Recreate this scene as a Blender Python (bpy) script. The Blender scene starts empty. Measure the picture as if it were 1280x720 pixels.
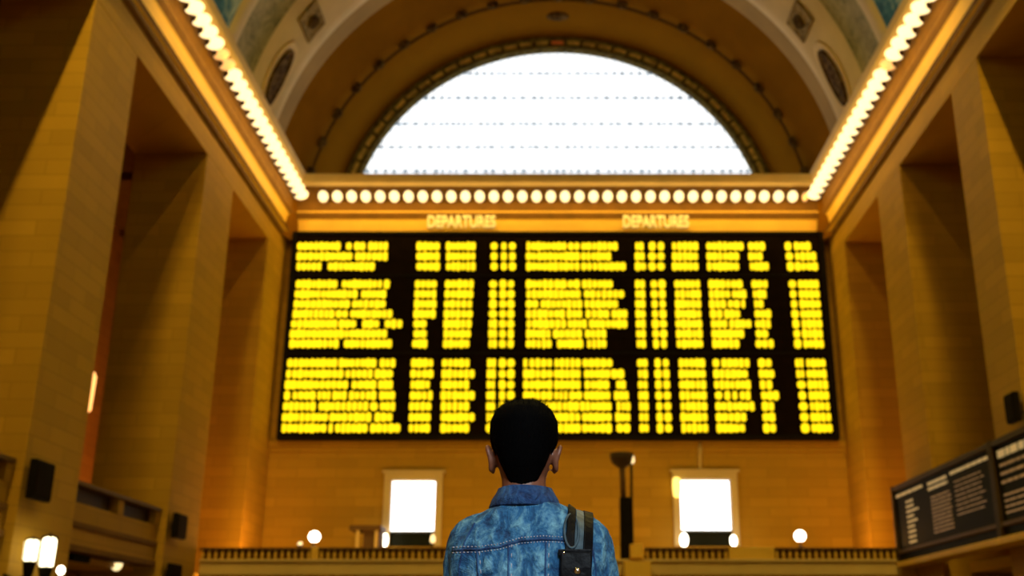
import bpy, bmesh, math, random
from mathutils import Vector, Matrix
from mathutils.bvhtree import BVHTree
random.seed(7)
sc = bpy.context.scene
COL = sc.collection
PI = math.pi

# ------------------------------------------------------------------ survey
F, CX = 1350.0, 697.0
PITCH = math.atan(445/1350)
CP, SP = math.cos(PITCH), math.sin(PITCH)
CAMZ = 1.14
def at(x, y, X=None, Y=None, Z=None):
    """a sight line of the photo cut with a wall plane of the hall -> metres"""
    u = (x-CX)/F; v = (360-y)/F
    d = (u, CP-v*SP, SP+v*CP)
    t = X/d[0] if X is not None else (Y/d[1] if Y is not None else (Z-CAMZ)/d[2])
    return Vector((d[0]*t, d[1]*t, d[2]*t+CAMZ))
W = 12.56          # half width of the hall
YB = 47.0          # end wall
ZC = 18.87+CAMZ    # centre of vault and lunette
ZL = 16.72+CAMZ    # lintel of the side openings
PD = 2.6           # depth of the piers
AX = 19.0          # outer wall of the aisles

# ------------------------------------------------------------------ materials
def nt(name):
    m = bpy.data.materials.new(name); m.use_nodes = True
    n = m.node_tree.nodes; l = m.node_tree.links
    return m, n, l, n['Principled BSDF']
def plain(name, col, rough=.6, metal=0, var=.12, scale=8, bump=0, spec=.2):
    m, n, l, b = nt(name)
    b.inputs['Specular IOR Level'].default_value = spec
    tc = n.new('ShaderNodeTexCoord'); no = n.new('ShaderNodeTexNoise'); no.inputs['Scale'].default_value = scale
    no.inputs['Detail'].default_value = 4
    l.new(tc.outputs['Object'], no.inputs['Vector'])
    cr = n.new('ShaderNodeValToRGB')
    cr.color_ramp.elements[0].position = .3; cr.color_ramp.elements[1].position = .7
    cr.color_ramp.elements[0].color = [c*(1-var) for c in col]+[1]
    cr.color_ramp.elements[1].color = [min(1, c*(1+var)) for c in col]+[1]
    l.new(no.outputs['Fac'], cr.inputs['Fac']); l.new(cr.outputs['Color'], b.inputs['Base Color'])
    b.inputs['Roughness'].default_value = rough; b.inputs['Metallic'].default_value = metal
    if bump:
        bu = n.new('ShaderNodeBump'); bu.inputs['Strength'].default_value = bump; bu.inputs['Distance'].default_value = .01
        l.new(no.outputs['Fac'], bu.inputs['Height']); l.new(bu.outputs['Normal'], b.inputs['Normal'])
    return m
def stone(name, col, course=.42, width=1.7, mortar=.78):
    m, n, l, b = nt(name)
    g = n.new('ShaderNodeTexCoord'); s = n.new('ShaderNodeSeparateXYZ'); l.new(g.outputs['Object'], s.inputs[0])
    ad = n.new('ShaderNodeMath'); l.new(s.outputs['X'], ad.inputs[0]); l.new(s.outputs['Y'], ad.inputs[1])
    c = n.new('ShaderNodeCombineXYZ'); l.new(ad.outputs[0], c.inputs['X']); l.new(s.outputs['Z'], c.inputs['Y'])
    br = n.new('ShaderNodeTexBrick'); l.new(c.outputs[0], br.inputs['Vector'])
    br.inputs['Scale'].default_value = 1; br.inputs['Brick Width'].default_value = width; br.inputs['Row Height'].default_value = course
    br.inputs['Mortar Size'].default_value = .018; br.inputs['Mortar Smooth'].default_value = .3
    br.inputs['Color1'].default_value = [k*.9 for k in col]+[1]; br.inputs['Color2'].default_value = [min(1, k*1.08) for k in col]+[1]
    br.inputs['Mortar'].default_value = [k*mortar for k in col]+[1]
    no = n.new('ShaderNodeTexNoise'); no.inputs['Scale'].default_value = 1.3; no.inputs['Detail'].default_value = 6
    l.new(g.outputs['Object'], no.inputs['Vector'])
    mx = n.new('ShaderNodeMix'); mx.data_type = 'RGBA'; mx.blend_type = 'MULTIPLY'; mx.inputs['Factor'].default_value = .35
    l.new(br.outputs['Color'], mx.inputs['A']); l.new(no.outputs['Color'], mx.inputs['B'])
    hs = n.new('ShaderNodeMapRange'); hs.inputs['To Min'].default_value = .82; hs.inputs['To Max'].default_value = 1.18
    l.new(no.outputs['Fac'], hs.inputs['Value'])
    l.new(hs.outputs[0], mx.inputs['B'])
    l.new(mx.outputs['Result'], b.inputs['Base Color'])
    b.inputs['Roughness'].default_value = .7; b.inputs['Specular IOR Level'].default_value = .12
    bu = n.new('ShaderNodeBump'); bu.inputs['Strength'].default_value = .3; bu.inputs['Distance'].default_value = .02; bu.invert = True
    l.new(br.outputs['Fac'], bu.inputs['Height']); l.new(bu.outputs['Normal'], b.inputs['Normal'])
    return m
def glow(name, col, s, var=0, scale=20):
    m, n, l, b = nt(name)
    b.inputs['Base Color'].default_value = [c*.6 for c in col]+[1]
    b.inputs['Emission Color'].default_value = list(col)+[1]
    b.inputs['Emission Strength'].default_value = s
    if var:
        tc = n.new('ShaderNodeTexCoord'); no = n.new('ShaderNodeTexNoise'); no.inputs['Scale'].default_value = scale
        l.new(tc.outputs['Object'], no.inputs['Vector'])
        mr = n.new('ShaderNodeMapRange'); mr.inputs['To Min'].default_value = s*(1-var); mr.inputs['To Max'].default_value = s*(1+var)
        l.new(no.outputs['Fac'], mr.inputs['Value']); l.new(mr.outputs[0], b.inputs['Emission Strength'])
    return m
def painted(name, c1, c2, c3, scale=1.2):
    m, n, l, b = nt(name)
    tc = n.new('ShaderNodeTexCoord')
    vo = n.new('ShaderNodeTexVoronoi'); vo.inputs['Scale'].default_value = scale
    no = n.new('ShaderNodeTexNoise'); no.inputs['Scale'].default_value = scale*2.2; no.inputs['Detail'].default_value = 5; no.inputs['Distortion'].default_value = 1.5
    l.new(tc.outputs['Object'], vo.inputs['Vector']); l.new(tc.outputs['Object'], no.inputs['Vector'])
    ad = n.new('ShaderNodeMath'); ad.operation = 'MULTIPLY_ADD'; ad.inputs[1].default_value = .35
    l.new(vo.outputs['Distance'], ad.inputs[0]); l.new(no.outputs['Fac'], ad.inputs[2])
    cr = n.new('ShaderNodeValToRGB'); e = cr.color_ramp.elements
    e[0].position = .42; e[0].color = list(c1)+[1]; e[1].position = .85; e[1].color = list(c3)+[1]
    k = e.new(.62); k.color = list(c2)+[1]
    l.new(ad.outputs[0], cr.inputs['Fac']); l.new(cr.outputs['Color'], b.inputs['Base Color'])
    b.inputs['Roughness'].default_value = .8; b.inputs['Specular IOR Level'].default_value = .05
    return m

M = {}
M['stone'] = stone('limestone', (.42, .235, .022))
M['stone_end'] = stone('end wall limestone', (.42, .235, .024))
M['stone_aisle'] = stone('aisle stone', (.38, .17, .035))
M['trim'] = plain('cornice stone', (.78, .48, .075), .6, var=.08, scale=.8)
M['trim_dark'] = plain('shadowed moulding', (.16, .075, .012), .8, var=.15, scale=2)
M['trim_pale'] = plain('pale cornice lip', (.60, .43, .18), .7, var=.08, scale=1)
M['cream'] = plain('cream vault plaster', (.60, .47, .27), .8, var=.08, scale=.8)
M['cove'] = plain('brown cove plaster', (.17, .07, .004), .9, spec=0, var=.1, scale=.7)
M['cove_painted_lit'] = plain('cove plaster with painted light', (.30, .19, .06), .8, var=.1, scale=.7)  # cove colour lightened to stand for light on the outer strip
M['groove'] = plain('groove plaster with painted shade', (.075, .032, .004), .9, var=.2, spec=0)  # shade in the groove, painted as a darker cove tone
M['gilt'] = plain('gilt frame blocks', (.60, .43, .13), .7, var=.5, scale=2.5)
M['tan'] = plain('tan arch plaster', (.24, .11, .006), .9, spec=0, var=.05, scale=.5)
M['olive'] = painted('painted grey green band', (.16, .15, .08), (.26, .23, .12), (.36, .31, .17), .9)
M['teal'] = painted('teal painted vault', (.03, .09, .26), (.06, .17, .45), (.40, .50, .70), .5)
M['medal'] = painted('bronze relief', (.02, .009, .002), (.06, .033, .009), (.16, .10, .035), 4)
M['medal_pale'] = painted('ochre relief', (.08, .05, .015), (.20, .13, .04), (.30, .21, .08), 3)
M['mosaic'] = painted('dark mosaic frame', (.05, .04, .012), (.11, .085, .025), (.22, .17, .05), 3)
M['shield'] = plain('red shield', (.85, .25, .10), .5)
M['floor'] = plain('marble floor', (.16, .11, .06), .3, var=.15, scale=1.5)
M['black'] = plain('black metal', (.008, .006, .005), .6, var=.3, scale=6, spec=.06)
M['board'] = plain('black board face', (.008, .004, .002), .7, var=.3, scale=2, spec=.03)
M['bronze'] = plain('dark bronze', (.05, .027, .01), .6, .0)
M['wood'] = plain('dark brown wood', (.11, .055, .02), .6)
M['gold'] = glow('gilded letters with added glow', (1, .80, .22), .55)  # emission stands in for the bulbs' light caught by the letters
M['flap'] = glow('lit yellow flaps', (1, .72, .004), 1.35, .35, 5)
M['bulb'] = glow('lit frosted bulb', (1, .79, .39), 1.65)
M['bulb_dim'] = glow('dim frosted bulb', (1, .58, .20), .8)
M['globe'] = glow('lit globe', (1, .90, .66), 9)
M['globe_dim'] = glow('dim globe', (1, .75, .35), 1.6)
M['yellow_glow'] = glow('yellow lamp glass', (1, .72, .15), 2.2)
M['lantern'] = glow('lantern glass', (1, .88, .52), 5, .5, 9)
M['orange_glow'] = glow('orange lamp glass', (1, .45, .12), 2.2)
M['sky'] = glow('bright window glass', (.93, .97, 1), 1.35)
M['sky2'] = glow('bright small pane', (.97, .98, 1), 3.2)
M['mullion'] = plain('grey glazing bars', (.30, .34, .38), .6)
def frosted():
    m, n, l, b = nt('frosted glass walkway')
    t = n.new('ShaderNodeBsdfTranslucent'); t.inputs['Color'].default_value = (.80, .88, .95, 1)
    mx = n.new('ShaderNodeMixShader'); mx.inputs[0].default_value = .75
    b.inputs['Base Color'].default_value = (.35, .40, .45, 1)
    no = n.new('ShaderNodeTexNoise'); no.inputs['Scale'].default_value = 1.5
    mr = n.new('ShaderNodeMapRange'); mr.inputs['To Min'].default_value = .45; mr.inputs['To Max'].default_value = 1
    l.new(no.outputs['Fac'], mr.inputs['Value']); l.new(mr.outputs[0], mx.inputs[0])
    l.new(b.outputs[0], mx.inputs[1]); l.new(t.outputs[0], mx.inputs[2]); l.new(mx.outputs[0], n['Material Output'].inputs['Surface'])
    return m
M['frosted'] = frosted()
M['letters_white'] = glow('lit white lettering', (1, .70, .28), .27)
M['letters_dim'] = glow('dim lettering', (1, .62, .26), .07)
M['panel_dark'] = plain('dark green black panel', (.012, .012, .007), .6, spec=.04)
M['pane_dark'] = plain('dark window panel', (.012, .014, .011), .6, spec=.04)

# ------------------------------------------------------------------ mesh helpers
def new(): return bmesh.new()
def box(b, x0, x1, y0, y1, z0, z1, bev=0):
    vs = [b.verts.new(p) for p in ((x0,y0,z0),(x1,y0,z0),(x1,y1,z0),(x0,y1,z0),(x0,y0,z1),(x1,y0,z1),(x1,y1,z1),(x0,y1,z1))]
    fs = [b.faces.new([vs[i] for i in q]) for q in ((3,2,1,0),(4,5,6,7),(0,1,5,4),(1,2,6,5),(2,3,7,6),(3,0,4,7))]
    if bev:
        es = list({e for f in fs for e in f.edges})
        bmesh.ops.bevel(b, geom=es, offset=bev, segments=2, affect='EDGES', profile=.6)
def lathe(b, prof, c=(0,0,0), n=24, sx=1, sy=1):
    """profile of (r, z) turned about z"""
    rings = []
    for r, z in prof:
        if r < 1e-5: rings.append([b.verts.new((c[0], c[1], c[2]+z))])
        else: rings.append([b.verts.new((c[0]+sx*r*math.cos(2*PI*i/n), c[1]+sy*r*math.sin(2*PI*i/n), c[2]+z)) for i in range(n)])
    for a, d in zip(rings, rings[1:]):
        for i in range(n):
            j = (i+1) % n
            if len(a) == 1 and len(d) == 1: continue
            if len(a) == 1: b.faces.new((a[0], d[j], d[i]))
            elif len(d) == 1: b.faces.new((a[i], a[j], d[0]))
            else: b.faces.new((a[i], a[j], d[j], d[i]))
    if len(rings[0]) > 1: b.faces.new(rings[0][::-1])
    if len(rings[-1]) > 1: b.faces.new(rings[-1])
def ellipsoid(b, c, r, seg=16, rings=10):
    bmesh.ops.create_uvsphere(b, u_segments=seg, v_segments=rings, radius=1,
        matrix=Matrix.Translation(c) @ Matrix.Diagonal((r[0], r[1], r[2], 1)))
def tube(b, pts, rad, n=8, cap=True):
    pts = [Vector(p) for p in pts]
    if not isinstance(rad, (list, tuple)): rad = [rad]*len(pts)
    rings = []; up = None
    for i, p in enumerate(pts):
        d = (pts[min(i+1, len(pts)-1)]-pts[max(i-1, 0)]).normalized()
        if up is None:
            up = Vector((0,0,1)) if abs(d.z) < .9 else Vector((1,0,0))
        s = d.cross(up).normalized(); up = s.cross(d).normalized()
        rings.append([b.verts.new(p+rad[i]*(s*math.cos(2*PI*k/n)+up*math.sin(2*PI*k/n))) for k in range(n)])
    for a, c in zip(rings, rings[1:]):
        for k in range(n): b.faces.new((a[k], a[(k+1)%n], c[(k+1)%n], c[k]))
    if cap:
        b.faces.new(rings[0][::-1]); b.faces.new(rings[-1])
def loft(b, rings, cap=True):
    rr = [[b.verts.new(p) for p in r] for r in rings]
    n = len(rr[0])
    for a, c in zip(rr, rr[1:]):
        for k in range(n): b.faces.new((a[k], a[(k+1)%n], c[(k+1)%n], c[k]))
    if cap:
        b.faces.new(rr[0][::-1]); b.faces.new(rr[-1])
def ribbon(b, pts, wid, thick, nrm):
    """flat strap along pts; wid vector / nrm vectors per point"""
    rings = []
    for p, w, n in zip(pts, wid, nrm):
        p = Vector(p); w = Vector(w); n = Vector(n)*thick
        rings.append([p-w, p+w, p+w+n, p-w+n])
    loft(b, rings)
def obj(name, b, mat, parent=None, smooth=False, bevel=0, kind=None):
    bmesh.ops.recalc_face_normals(b, faces=b.faces[:])
    me = bpy.data.meshes.new(name); b.to_mesh(me); b.free()
    for m in (mat if isinstance(mat, (list, tuple)) else [mat]): me.materials.append(m)
    if smooth:
        for p in me.polygons: p.use_smooth = True
    o = bpy.data.objects.new(name, me); COL.objects.link(o)
    if parent:
        o.parent = parent
        pw = parent.location.copy()
        if parent.parent: pw += parent.parent.location
        o.location = -pw                      # meshes are written in hall coordinates
    if bevel:
        md = o.modifiers.new('bevel', 'BEVEL'); md.width = bevel; md.segments = 2; md.limit_method = 'ANGLE'
    if kind: o['kind'] = kind
    return o
def struct(name, b, mat, parent=None, smooth=False):
    return obj(name, b, mat, parent, smooth, kind=None if parent else 'structure')
def tag(o, label, cat, group=None):
    o['label'] = label; o['category'] = cat
    if group: o['group'] = group
    return o
def thing(name, label, cat, loc=(0,0,0), group=None):
    o = bpy.data.objects.new(name, None); COL.objects.link(o); o.location = loc; o.empty_display_size = .2
    return tag(o, label, cat, group)
def recenter(o, loc):
    """put the origin of a one-mesh thing at loc"""
    o.data.transform(Matrix.Translation(-Vector(loc))); o.location = loc; return o

# ------------------------------------------------------------------ shell of the hall
b = new(); box(b, -AX-.3, AX+.3, -9, YB+.4, -.3, 0); struct('floor', b, M['floor'])

# end wall with two lower window openings
w2 = (at(490,601,Y=YB), at(543,665,Y=YB)); w3 = (at(849,600,Y=YB), at(915,664,Y=YB))
zbot = at(500,683,Y=YB).z
def win_rect(w): return w[0].x, w[1].x, zbot, w[0].z
b = new()
x2a, x2b, _, z2t = win_rect(w2); x3a, x3b, _, z3t = win_rect(w3); zt = max(z2t, z3t)
box(b, -AX, x2a, YB, YB+.5, 0, zt); box(b, x2b, x3a, YB, YB+.5, 0, zt); box(b, x3b, AX, YB, YB+.5, 0, zt)
box(b, x2a, x2b, YB, YB+.5, 0, zbot); box(b, x3a, x3b, YB, YB+.5, 0, zbot)
box(b, -AX, AX, YB, YB+.5, zt, ZC+.6)
struct('wall_back', b, M['stone_end'])
# splayed arch wall above, round the lunette
def arc_strip(b, prof, mats=None, n=72, a0=0, a1=PI):
    rings = [[b.verts.new((r*math.cos(a0+(a1-a0)*i/n), y, ZC+r*math.sin(a0+(a1-a0)*i/n))) for i in range(n+1)] for r, y in prof]
    for k, (p, q) in enumerate(zip(rings, rings[1:])):
        for i in range(n):
            f = b.faces.new((p[i], p[i+1], q[i+1], q[i])); f.smooth = True
            if mats: f.material_index = mats[k]
RL, YL = 10.27, 49.35
b = new()
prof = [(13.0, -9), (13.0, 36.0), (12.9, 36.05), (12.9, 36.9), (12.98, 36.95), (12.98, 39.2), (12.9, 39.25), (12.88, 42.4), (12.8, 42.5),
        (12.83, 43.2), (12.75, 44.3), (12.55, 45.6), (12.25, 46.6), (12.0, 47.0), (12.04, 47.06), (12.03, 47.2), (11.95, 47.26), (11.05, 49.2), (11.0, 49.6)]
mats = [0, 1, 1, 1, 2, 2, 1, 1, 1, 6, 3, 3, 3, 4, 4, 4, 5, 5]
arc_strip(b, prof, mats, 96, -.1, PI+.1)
ceil = struct('ceiling', b, [M['teal'], M['cream'], M['olive'], M['cove'], M['groove'], M['tan'], M['cove_painted_lit']])

# medallions in relief on the cream band
def on_vault(x, y, R=12.86):
    u = (x-CX)/F; v = (360-y)/F
    d = Vector((u, CP-v*SP, SP+v*CP)); z0 = ZC-CAMZ
    A = d.x**2+d.z**2; B = -2*d.z*z0; C = z0*z0-R*R
    t = (-B+math.sqrt(B*B-4*A*C))/(2*A)
    return Vector((d.x*t, d.y*t, d.z*t+CAMZ))
def vault_plate(name, p, w, h, mat, shape='oval', depth=.08, parent=ceil):
    th = math.atan2(p.z-ZC, p.x); b = new()
    n = 40
    def ptat(a, s, r):
        if shape == 'oval': du, dv = w*math.cos(a)*s, h*math.sin(a)*s
        else:
            k = 1/max(abs(math.cos(a)), abs(math.sin(a))); du, dv = w*k*math.cos(a)*s, h*k*math.sin(a)*s
        t2 = th+dv/12.9
        return Vector((r*math.cos(t2), p.y+du, ZC+r*math.sin(t2)))
    r0 = 12.86
    rings = [[ptat(2*PI*i/n+PI/4, s, r0-d) for i in range(n)] for s, d in ((1, 0), (1, depth), (.9, depth*1.2), (.84, depth*.5), (.4, depth*.9), (.05, depth*1.3))]
    loft(b, rings)
    return obj(name, b, mat, parent, True)
for sx in (-1, 1):
    c = lambda hx: CX-2 + sx*hx
    p = on_vault(c(350), 96)
    vault_plate('oval_surround', p, .95, 1.85, M['trim_pale'], 'oval', .07)
    vault_plate('oval_medallion', p, .60, 1.42, M['medal'], 'oval', .16)
    for hx, yy in ((306, 26),):
        vault_plate('square_panel', on_vault(c(hx), yy), .95, .62, M['medal_pale'], 'square', .08)
        vault_plate('rosette', on_vault(c(hx), yy), .30, .32, M['medal'], 'oval', .2)
    for dth in (.62, .86, 1.1):   # the row goes on round the vault
        th = dth+.3; R = 12.86
        q = Vector((sx*R*math.cos(th), 41.0, ZC+R*math.sin(th)))
        vault_plate('oval_medallion' if dth == .86 else 'square_panel', q, .5, .7, M['medal_pale'], 'oval' if dth == .86 else 'square', .1)
# rosettes in the dark groove of the arch
for i in range(21):
    th = .2+(PI-.4)*i/20; r = 12.03
    b = new(); ellipsoid(b, (r*math.cos(th), 46.95, ZC+r*math.sin(th)), (.30, .14, .30), 12, 8)
    obj('arch_rosette', b, M['medal'], ceil, True)
b = new(); ellipsoid(b, (0, 48.1, ZC+11.62), (.62, .3, .22), 20, 10); obj('oval_medallion', b, M['medal'], ceil, True)

# lunette
b = new()
arc_strip(b, [(11.06, 49.18), (10.98, 49.05), (10.86, 49.05), (10.80, 49.14), (10.55, 49.14), (10.5, 49.05), (10.36, 49.05), (10.30, 49.5)], None, 96, -.25, PI+.25)
lun = struct('window_1', b, M['mosaic'])
b = new()
vs = [b.verts.new((10.5*math.cos(-.25+(PI+.5)*i/64), 49.5, ZC+10.5*math.sin(-.25+(PI+.5)*i/64))) for i in range(65)]
b.faces.new(vs); obj('pane', b, M['sky'], lun)
for k in range(41):        # gilt blocks of the frame
    th = (k+.5)*PI/41
    c, s = math.cos(th), math.sin(th); b = new()
    rr = [(10.58, -.029), (10.78, -.029), (10.78, .029), (10.58, .029)]
    loft(b, [[Vector((r*math.cos(th+d), y, ZC+r*math.sin(th+d))) for r, d in rr] for y in (49.16, 49.06)])
    obj('frame_block', b, M['shield'] if k == 20 else M['gilt'], lun)
for yy, h in ((92, .07), (122.5, .10), (155, .09), (184, .08), (214, .12)):
    z = at(CX, yy, Y=49.4).z; hw = math.sqrt(max(.1, 10.33**2-(z-ZC)**2))
    b = new(); k = -hw+.1
    while k < hw-.1:
        q = min(hw, k+random.uniform(.10, .22)); box(b, k, q, 49.36, 49.42, z-h*.8, z+h*.8); k = q+random.uniform(.14, .40)
    box(b, -hw, hw, 49.42, 49.44, z-.025, z+.025)
    obj('glazing_bar', b, M['frosted'], lun)
b = new()
for i in range(-24, 25):
    x = i*.42
    if abs(x) < 10.2:
        z1 = ZC+math.sqrt(10.33**2-x*x); z0 = max(ZC+1, z1-.5-.45*abs(math.sin(i*1.7)))
        box(b, x-.02, x+.02, 49.38, 49.42, z0, z1)
obj('glazing_bar', b, M['frosted'], lun)
b = new(); box(b, -12.9, 12.9, YB, 49.6, ZC-.2, ZC+.55); struct('trim_4', b, M['trim'])
b = new(); box(b, -13.2, 13.2, 49.6, 49.9, ZC-3, ZC+14); box(b, -AX, AX, YB+.4, YB+.6, ZC+.3, ZC+.5); struct('wall_lunette', b, M['stone_end'])

# cornice, same profile on the three walls and mitred: (inward offset, height, material of the strip up to the next point)
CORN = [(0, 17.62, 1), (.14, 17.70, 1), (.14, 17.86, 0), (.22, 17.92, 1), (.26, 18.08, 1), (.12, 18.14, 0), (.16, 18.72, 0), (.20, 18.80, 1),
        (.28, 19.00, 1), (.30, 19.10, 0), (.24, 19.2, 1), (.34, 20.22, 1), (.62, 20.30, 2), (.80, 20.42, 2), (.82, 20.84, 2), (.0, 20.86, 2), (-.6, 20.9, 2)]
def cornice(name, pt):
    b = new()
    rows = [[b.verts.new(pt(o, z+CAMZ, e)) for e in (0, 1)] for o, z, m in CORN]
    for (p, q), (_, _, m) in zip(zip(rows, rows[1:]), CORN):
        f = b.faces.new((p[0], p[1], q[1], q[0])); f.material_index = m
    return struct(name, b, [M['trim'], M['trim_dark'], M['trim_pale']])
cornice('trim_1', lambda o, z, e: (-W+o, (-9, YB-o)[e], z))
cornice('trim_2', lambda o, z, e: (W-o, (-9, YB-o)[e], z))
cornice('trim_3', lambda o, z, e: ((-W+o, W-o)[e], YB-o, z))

# side walls above the openings, aisles
for s, nm in ((-1, 'left'), (1, 'right')):
    b = new(); box(b, min(s*W, s*(W+PD)), max(s*W, s*(W+PD)), -9, YB, ZL, 20.7+CAMZ); struct('wall_'+nm, b, M['stone'])
    b = new(); box(b, min(s*AX, s*(AX+.4)), max(s*AX, s*(AX+.4)), -9, YB+.3, 0, 20); struct('wall_aisle_'+nm, b, M['stone_aisle'])
    b = new(); box(b, min(s*(W+PD), s*(AX+.2)), max(s*(W+PD), s*(AX+.2)), -9, YB, ZL+.35, ZL+.7)
    for yy in (8, 14, 20, 26, 32, 38, 44): box(b, min(s*(W+PD), s*AX), max(s*(W+PD), s*AX), yy-.25, yy+.25, ZL+.05, ZL+.4)
    struct('ceiling_aisle_'+nm, b, M['trim_dark'])
b = new(); box(b, -AX-.3, AX+.3, -9.4, -9, 0, 36); struct('wall_front', b, M['stone_end'])

piers = {-1: [(2.0, 5.2, 'left pier nearest the camera, outside the picture edge'), (25.45, 28.5, 'tall stone pier on the left carrying the twin lanterns and a black loudspeaker'),
              (35.3, 38.55, 'tall stone pier standing second from the end wall on the left side'),
              (43.8, YB, 'slim end pier on the left touching the end wall beside the departure board')],
         1: [(6.0, 8.6, 'x'), (28.6, 30.8, 'tall stone pier at the right edge of the photo, behind the small loudspeaker'),
             (36.3, 39.15, 'tall stone pier on the right, rising behind the far end of the text board'),
             (44.3, YB, 'slim end pier on the right touching the end wall beside the departure board')]}
for s in (-1, 1):
    for y0, y1, lab in piers[s]:
        if y0 < 20: continue
        b = new(); box(b, min(s*W, s*(W+PD)), max(s*W, s*(W+PD)), y0, min(y1, YB-.02), 0.005, ZL-.01, .03)
        o = obj('stone_pier', b, M['stone']); tag(o, lab, 'pier'); recenter(o, (s*(W+PD/2), (y0+y1)/2, 0))
# near piers outside the picture carry the side walls
for s in (-1, 1):
    b = new()
    for y0, y1 in ((-9, -3), (6, 9), (15.5, 18.5)): box(b, min(s*W, s*(W+PD)), max(s*W, s*(W+PD)), y0, y1, 0, ZL)
    struct('wall_near_'+('left' if s < 0 else 'right'), b, M['stone'])

# ------------------------------------------------------------------ bulbs along the cornice
ZBU = 19.74+CAMZ; OB = .70
def bulb_proto(dim):
    t = thing('cornice_bulb', '', 'light bulb')
    b = new(); ellipsoid(b, (0, 0, 0), (.155, .34, .26), 16, 10); obj('glass_globe', b, M['bulb_dim' if dim else 'bulb'], t, True)
    b = new(); lathe(b, [(.10, -.30), (.14, -.30), (.16, -.20), (.16, -.12)], n=14)
    bmesh.ops.rotate(b, verts=b.verts[:], cent=(0,0,0), matrix=Matrix.Rotation(-PI/2, 3, 'X'))
    bmesh.ops.rotate(b, verts=b.verts[:], cent=(0,0,0), matrix=Matrix.Rotation(PI, 3, 'Z'))
    obj('socket', b, M['bronze'], t, True)
    return t
protos = {False: bulb_proto(False), True: bulb_proto(True)}
usedp = set()
def bulb(loc, rz, label, group, dim=False, sc_=1, wide=1):
    p = protos[dim]
    if dim not in usedp: usedp.add(dim); r = p
    else:
        r = p.copy(); COL.objects.link(r)
        for ch in p.children:
            c = ch.copy(); COL.objects.link(c); c.parent = r
    r.location = loc; r.rotation_euler = (0, 0, rz); r.scale = (sc_*wide, sc_, sc_); r['label'] = label
    if group: r['group'] = group
    elif 'group' in r: del r['group']
xs0 = at(404, 245, Y=YB-OB).x; xs1 = at(990.8, 245, Y=YB-OB).x
for i in range(34):
    bulb((xs0+(xs1-xs0)*i/33, YB-OB, ZBU), 0, 'glowing round bulb in the row across the end wall above the departure board', 'bulbs across the end wall cornice', wide=1.45)
bulb((xs1+.56, YB-OB-.05, ZBU-.05), 0, 'dim orange bulb at the right end of the row above the departure board', None, True, .8)
for s in (-1, 1):
    nm = 'left' if s < 0 else 'right'
    y = YB-.95; k = 0
    while y > 24.5:
        dim = (s < 0 and k in (16, 17)) or (s > 0 and k == 16)
        if dim:
            lab = {(-1, 16): 'dimmer half lit bulb in the left cornice row, farther of two', (-1, 17): 'dimmer half lit bulb in the left cornice row, nearer of two',
                   (1, 16): 'dimmer bulb among the bright ones of the right cornice row'}[(s, k)]
            bulb((s*(W-OB), y, ZBU), -s*PI/2, lab, None, True, .9)
        else:
            bulb((s*(W-OB), y, ZBU), -s*PI/2, 'glowing round bulb in the row running along the %s cornice' % nm, 'bulbs along the %s cornice' % nm)
        y -= .735; k += 1

# ------------------------------------------------------------------ big departure board
YD = YB-.45
P = lambda x, y: at(x, y, Y=YD)
tl, tr, bl, br_ = P(362, 290), P(1031, 290), P(345, 549), P(1053, 547)
bx0, bx1, bz0, bz1 = (tl.x+bl.x)/2+.1, (tr.x+br_.x)/2-.1, bl.z, tl.z
board = thing('departure_board', 'huge black departure board with glowing yellow text rows filling the end wall', 'departure board', (0, YD, bz0))
b = new(); box(b, bx0+.15, bx1-.15, YD, YB, bz0+.15, bz1-.1); obj('panel', b, M['board'], board)
b = new()
for q in ((bx0, bx1, bz0, bz0+.18), (bx0, bx1, bz1-.14, bz1), (bx0, bx0+.18, bz0+.18, bz1-.14), (bx1-.18, bx1, bz0+.18, bz1-.14)):
    box(b, q[0], q[1], YD-.08, YB, q[2], q[3])
obj('frame', b, M['black'], board)
for yy in (344, 441):
    z = P(700, yy).z; b = new(); box(b, bx0+.18, bx1-.18, YD-.03, YD+.02, z-.05, z+.05); obj('divider', b, M['black'], board)
R1 = [308, 320.6, 333.2]; R2 = [355.4, 367.8, 380.2, 392.6, 405, 417.4, 429.8]; R3 = [454, 467.5, 481, 494.5, 508, 521.6, 535.2]
def cv(z0, lst): return [[(z0+a/2.571, z0+c/2.571) for a, c in r] for r in lst]
def drift(a, c, n): return [[(p[0]+(q[0]-p[0])*i/max(1, n-1), p[1]+(q[1]-p[1])*i/max(1, n-1)) for p, q in zip(a, c)] for i in range(n)]
S1 = [cv(340, [[(82,220),(237,258),(265,300),(310,373)], [(80,258),(268,373)], [(78,160),(180,330)]]),
      cv(500, [[(53,128),(148,243),(292,313),(325,343),(350,372)]]*3),
      cv(640, [[(45,175),(180,218),(222,340)], [(45,218),(222,318)], [(45,218),(222,365)]]),
      cv(780, [[(35,62),(78,103),(107,130),(153,238)], [(35,66),(78,103),(107,130),(154,238)], [(35,70),(78,103),(107,130),(154,239)]]),
      cv(880, [[(8,126),(142,195),(260,280),(288,342)], [(8,112),(143,187),(263,285),(291,360)], [(8,112),(146,207),(267,288),(292,365)]])]
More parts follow.
